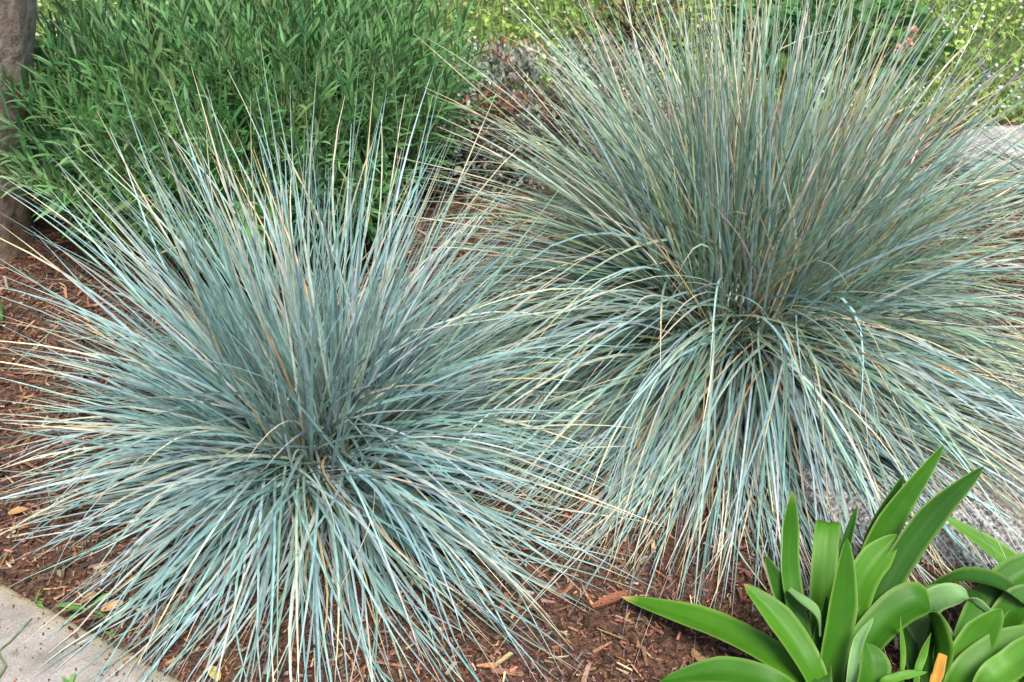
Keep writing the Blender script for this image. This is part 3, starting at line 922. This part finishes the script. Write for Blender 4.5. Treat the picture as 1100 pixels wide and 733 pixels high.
def strap(root, pts, width, cgreen, roll=0.0, blunt=.55, edge=(.30, .42, .09), cup=.16, name='leaf', label=None, tipcol=None, endw=None):
    """a strap leaf along control points given in metres; cross-section of 9 points with thickness"""
    pts = [np.array(p, float) for p in pts]
    S = 34
    # Catmull-Rom through the points
    q = [2 * pts[0] - pts[1]] + pts + [2 * pts[-1] - pts[-2]]
    segs = len(pts) - 1
    P = []
    for s in np.linspace(0, segs, S):
        i = min(int(s), segs - 1); t = s - i
        a, b, c, d = q[i:i + 4]
        P.append(.5 * ((2 * b) + (-a + c) * t + (2 * a - 5 * b + 4 * c - d) * t * t + (-a + 3 * b - 3 * c + d) * t ** 3))
    P = np.array(P)
    T = unit(np.gradient(P, axis=0))
    radial = pts[-1] - pts[0]; radial[2] = 0
    side0 = np.cross(unit(radial), np.array([0, 0, 1.0]))
    side = unit(side0[None] - T * (T @ side0)[:, None])
    nor = np.cross(side, T)
    flip = np.sign(nor[:, 2].mean()) or 1
    nor = nor * flip
    c, s = math.cos(roll), math.sin(roll)
    sd, nr = side * c + nor * s, nor * c - side * s
    t = np.linspace(0, 1, S)
    w = 1.03 * width * np.minimum(1, .72 + .6 * t) * (np.clip((1 - t) / (1 - (.45 + .5 * blunt)), 0, 1) ** .58 if endw is None else np.ones(S) * (1 - (1 - endw) * t ** 3))
    w = np.maximum(w, .0006)
    K = 9
    xs = np.linspace(-1, 1, K)
    V, C, UV = [], [], []
    cg = np.array(cgreen)
    for lay in (0, 1):
        for i in range(S):
            for k in range(K):
                xk = xs[k]
                lift = cup * w[i] * (xk * xk) - .05 * w[i] * math.exp(-(xk / .18) ** 2)
                wav = .0012 * math.sin(9 * t[i] + 2 * xk) * (abs(xk))
                th = .0007 * (1 - xk ** 4) * (1 if lay == 0 else -1)
                V.append(P[i] + sd[i] * xk * w[i] / 2 + nr[i] * (lift + wav + th))
                e = max(0, (abs(xk) - .80) / .2) * .28
                cc = cg * (1 - e) + np.array(edge) * e
                if tipcol is not None:
                    f = min(1, max(0, (t[i] - .955) / .045)); cc = cc * (1 - f) + np.array(tipcol) * f
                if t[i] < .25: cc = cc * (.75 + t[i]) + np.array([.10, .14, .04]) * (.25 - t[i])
                C.append(cc); UV.append((xk * .5 + .5, t[i] * 6))
    V = np.array(V)
    idx = np.arange(2 * S * K).reshape(2, S, K)
    F = [np.stack([idx[0, :-1, :-1], idx[0, :-1, 1:], idx[0, 1:, 1:], idx[0, 1:, :-1]], -1).reshape(-1, 4),
         np.stack([idx[1, :-1, :-1], idx[1, 1:, :-1], idx[1, 1:, 1:], idx[1, :-1, 1:]], -1).reshape(-1, 4)]
    for k, o_ in ((0, 1), (K - 1, 0)):
        a, b = (idx[0, :, k], idx[1, :, k]) if o_ else (idx[1, :, k], idx[0, :, k])
        F.append(np.stack([a[:-1], a[1:], b[1:], b[:-1]], -1))
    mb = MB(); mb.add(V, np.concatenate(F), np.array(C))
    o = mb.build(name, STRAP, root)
    me = o.data
    ul = me.uv_layers.new(name='along')
    li = np.zeros(len(me.loops), int); me.loops.foreach_get('vertex_index', li)
    ul.data.foreach_set('uv', np.array(UV)[li].ravel())
    if label: o['label'] = label
    return o


G1, G2, G3, G4 = (.038, .140, .009), (.058, .185, .012), (.024, .094, .009), (.09, .24, .025)
PALE = (.17, .32, .12)


def A(px, py, Y): return at_depth(px, py, Y)


pa = on_plane(893, 775); PA = tuple(pa)
plA = empty('strap_leaf_plant', PA, 'glossy green strap leaved plant with one leaf reaching left over the mulch', 'plant', 'strap leaved plants')
b = pa
def B0(dx=0, dy=0): return np.array([b[0] + dx, b[1] + dy, .0])


strap(plA, [B0(-.02), A(860, 728, 1.07), A(775, 676, 1.17), A(667, 641, 1.28)], .047, G2, .1, .62, (.42, .50, .12), tipcol=(.62, .45, .16))
strap(plA, [B0(-.03, -.01), A(845, 742, 1.03), A(780, 722, 1.06), A(708, 732, 1.07)], .042, G1, .15, .5)
strap(plA, [B0(-.01), A(874, 725, 1.06), A(840, 670, 1.12), A(799, 627, 1.17)], .043, G2, .25, .5, tipcol=(.30, .22, .07))
strap(plA, [B0(0, .01), A(866, 700, 1.10), A(848, 610, 1.19), A(851, 527, 1.24)], .029, G1, .2, .75, tipcol=(.22, .24, .06))
strap(plA, [B0(-.01, .02), A(864, 690, 1.13), A(842, 640, 1.17), A(822, 597, 1.20)], .030, G3, .4, .5)
strap(plA, [B0(0, .02), A(884, 720, 1.12), A(884, 630, 1.20), A(889, 568, 1.27), A(890, 561, 1.31)], .041, G2, .0, .5, endw=.86, cup=.04)
strap(plA, [B0(.01, .0), A(892, 725, 1.07), A(904, 650, 1.12), A(910, 578, 1.16)], .043, G1, .0, .45)
strap(plA, [A(846, 634, 1.155), A(862, 647, 1.135), A(877, 662, 1.115), A(881, 684, 1.10)], .030, PALE, .5, .2)
strap(plA, [B0(.01, .02), A(905, 710, 1.11), A(925, 625, 1.17), A(964, 574, 1.22)], .046, G2, -.2, .75)
strap(plA, [B0(.01, .02), A(908, 690, 1.15), A(945, 580, 1.24), A(1014, 478, 1.30)], .040, G1, -.35, .55)
strap(plA, [B0(.01, .03), A(912, 680, 1.17), A(938, 580, 1.26), A(971, 510, 1.31)], .030, G3, -.3, .5)
strap(plA, [B0(.02, .01), A(910, 720, 1.09), A(945, 640, 1.16), A(996, 560, 1.22), A(1057, 501, 1.25)], .042, G3, -.45, .62)
strap(plA, [B0(.0, .03), A(890, 690, 1.16), A(903, 610, 1.22), A(921, 543, 1.27)], .022, G3, .5, .5)
strap(plA, [B0(.02, -.01), A(915, 735, 1.03), A(922, 692, 1.06), A(938, 664, 1.08)], .016, PALE, .3, .5)
strap(plA, [B0(.03, -.02), A(930, 745, 1.02), A(938, 715, 1.04), A(930, 690, 1.07)], .046, G1, -.1, .45)
strap(plA, [B0(.03, -.01), A(884, 745, 1.04), A(880, 700, 1.10), A(888, 640, 1.14)], .036, G3, .1, .5)

pb = on_plane(1020, 782); b = pb
plB = empty('strap_leaf_plant', tuple(pb), 'strap leaved plant with arching leaves and a yellow leaf in the corner', 'plant', 'strap leaved plants')
strap(plB, [B0(-.10, .0), A(925, 712, 1.08), A(958, 662, 1.12), A(992, 648, 1.13), A(1008, 690, 1.10), A(1006, 742, 1.06)], .058, G1, -.15, .7)
strap(plB, [B0(.11, .05), A(1130, 690, 1.16), A(1085, 636, 1.20), A(1035, 622, 1.21), A(978, 640, 1.20)], .046, G3, -.35, .55)
strap(plB, [B0(.02, .03), A(985, 700, 1.14), A(1000, 650, 1.16), A(1035, 642, 1.15), A(1074, 668, 1.12)], .038, PALE, .2, .45)
strap(plB, [B0(.02, .05), A(1045, 680, 1.17), A(1080, 628, 1.22), A(1150, 588, 1.26)], .058, G1, -.3, .6)
strap(plB, [B0(.12, .08), A(1120, 650, 1.24), A(1080, 600, 1.30), A(1010, 552, 1.36)], .034, G4, .1, .45)
strap(plB, [B0(.0, .01), A(1026, 728, 1.07), A(1048, 690, 1.10), A(1076, 654, 1.12)], .050, G2, -.2, .6)
strap(plB, [B0(.01, .0), A(1032, 735, 1.05), A(1068, 700, 1.08), A(1130, 672, 1.10)], .046, G2, -.15, .6)
strap(plB, [B0(.03, -.02), A(1062, 738, 1.02), A(1090, 712, 1.04), A(1140, 672, 1.06)], .044, G4, -.1, .6)
strap(plB, [B0(.05, .05), A(1065, 700, 1.15), A(1088, 655, 1.18), A(1125, 628, 1.2)], .05, G1, -.1, .6)
strap(plB, [B0(-.02, .0), A(1000, 742, 1.04), A(1005, 722, 1.055), A(1010, 702, 1.07)], .017, (.52, .29, .06), .3, .9, (.60, .38, .10), cup=.5, endw=.9, name='leaf', label='orange yellow withered leaf')
strap(plB, [B0(-.05, .0), A(969, 735, 1.04), A(969, 700, 1.07), A(967, 662, 1.09)], .011, G4, .0, .5)
strap(plB, [B0(-.04, .0), A(984, 732, 1.04), A(990, 705, 1.06), A(1000, 680, 1.07)], .013, G4, .2, .5)
strap(plB, [B0(-.05, -.02), A(945, 742, 1.01), A(968, 727, 1.02), A(996, 722, 1.03)], .014, G4, .3, .5)
strap(plB, [B0(.0, .02), A(1000, 725, 1.09), A(1008, 690, 1.12), A(1004, 655, 1.15)], .045, G3, .0, .5)
strap(plB, [B0(.01, .04), A(990, 720, 1.12), A(985, 675, 1.16), A(1010, 640, 1.19), A(1060, 640, 1.2)], .042, G3, .0, .5)


# ------------------------------------------------------------------ fallen leaves, bark piece, weeds
def fallen(px, py, size, ang, c, label, zoff=.01, name='fallen_leaf', cat='fallen leaf', wid=.5, base=None, incl=1.35):
    p = on_plane(px, py, .0) if base is None else np.array(base)
    p[2] = (terrain(p[0], p[1]) if base is None else p[2]) + zoff
    mb = MB()
    d = np.array([[math.sin(incl) * math.cos(ang), math.sin(incl) * math.sin(ang), math.cos(incl)]])
    leaves(mb, p[None], d, np.array([size]), np.array([size * wid]), np.array([c]), .7, 9, np.array([rng.normal(0, .25)]), .4, 'lance')
    o = mb.build(name, DRY, origin=tuple(p))
    return tag(o, label, cat, 'fallen leaves' if cat == 'fallen leaf' else None)


fallen(88, 652, .045, .8, (.45, .28, .13), 'tan fallen leaf beside the green weed at the path edge')
fallen(110, 660, .040, .5, (.55, .36, .18), 'pale tan fallen leaf just right of the green weed')
fallen(10, 556, .036, .4, (.42, .26, .12), 'tan fallen leaf on mulch under the leftmost blade tips')
fallen(165, 688, .034, .35, (.62, .50, .28), 'straw pale narrow fallen leaf under the left grass clump', wid=.22)
fallen(236, 735, .035, 2.2, (.6, .46, .12), 'yellow fallen leaf on mulch beyond the end of the path')
bq = at_depth(172, 272, 1.95)
fallen(0, 0, .055, .6, (.62, .42, .26), 'curled pinkish tan leaf caught among upper blades of the left grass', 0, base=bq)
# large bark piece beside the strap leaf's tip
bp_ = on_plane(636, 656)
mb = MB()
S = 12
t = np.linspace(0, 1, S)
Pb = bp_ + np.stack([.075 * t, .035 * t, .010 + .004 * np.sin(t * 3)], -1)
Db = unit(np.gradient(Pb, axis=0))
wdt = .022 * np.sin(np.clip(t * .9 + .06, 0, 1) * math.pi) ** .6
ribbons(mb, Pb[None], Db[None], wdt[None], np.tile(np.array([.22, .085, .05]), (1, S, 1)), np.array([.2]), .35)
ribbons(mb, (Pb - np.array([0, 0, .004]))[None], Db[None], wdt[None], np.tile(np.array([.16, .06, .04]), (1, S, 1)), np.array([.2]), .35)
tag(mb.build('bark_piece', m_chip, origin=tuple(bp_)), 'large red brown bark piece at the tip of the reaching strap leaf', 'bark')


def weed(px, py, nbl, ln, label, c=(.12, .28, .05), w=.006, z=.0):
    p = on_plane(px, py, z)
    mb = MB()
    az = rng.uniform(0, 6.283, nbl); inc = rng.uniform(.6, 1.35, nbl)
    d = np.stack([np.sin(inc) * np.cos(az), np.sin(inc) * np.sin(az), np.cos(inc)], -1)
    ll = ln * rng.uniform(.6, 1.1, nbl)
    P, D = grow(np.tile(p, (nbl, 1)), d, ll, np.full(nbl, 1.0), 7, surf=lambda a, b_: 0 * a + z, clear=.003)
    t = np.linspace(0, 1, 7)[None]
    ribbons(mb, P, D, w * np.sin(np.clip(t * .9 + .1, 0, 1) * math.pi) ** .7 * np.ones((nbl, 1)) + .0004, np.repeat(pick(nbl, [c], [1], .15)[:, None], 7, 1), rng.normal(0, .4, nbl))
    return tag(mb.build('grass_weed', LAWN, origin=tuple(p)), label, 'weed', 'small green weeds')


weed(97, 655, 6, .06, 'bright green grass weed at the path edge between two tan leaves', w=.009)
weed(38, 648, 3, .03, 'tiny green sprout straddling the edge of the concrete path', z=.0165)
weed(125, 684, 4, .03, 'tiny green sprout on mulch close to the concrete edge')
weed(75, 738, 3, .032, 'green sprout on the concrete at the bottom edge of the photo', z=.0165)
weed(205, 657, 3, .045, 'thin green sprout on mulch under the left grass clump', w=.004)
weed(2, 345, 5, .06, 'round leaved dark weed on bare mulch below the tree trunk', (.06, .13, .04), .026)
# thin grass runner lying on the concrete
mb = MB()
rp = [on_plane(*q, .019) for q in [(-8, 740), (6, 716), (-2, 700), (10, 690), (22, 678), (34, 664)]]
tube(mb, rp, [.0022, .0022, .002, .002, .0016, .001], (.13, .19, .09), 5)
tag(mb.build('grass_runner', STEM, origin=tuple(rp[0])), 'thin grey green runner lying across the concrete path', 'weed', 'small green weeds')
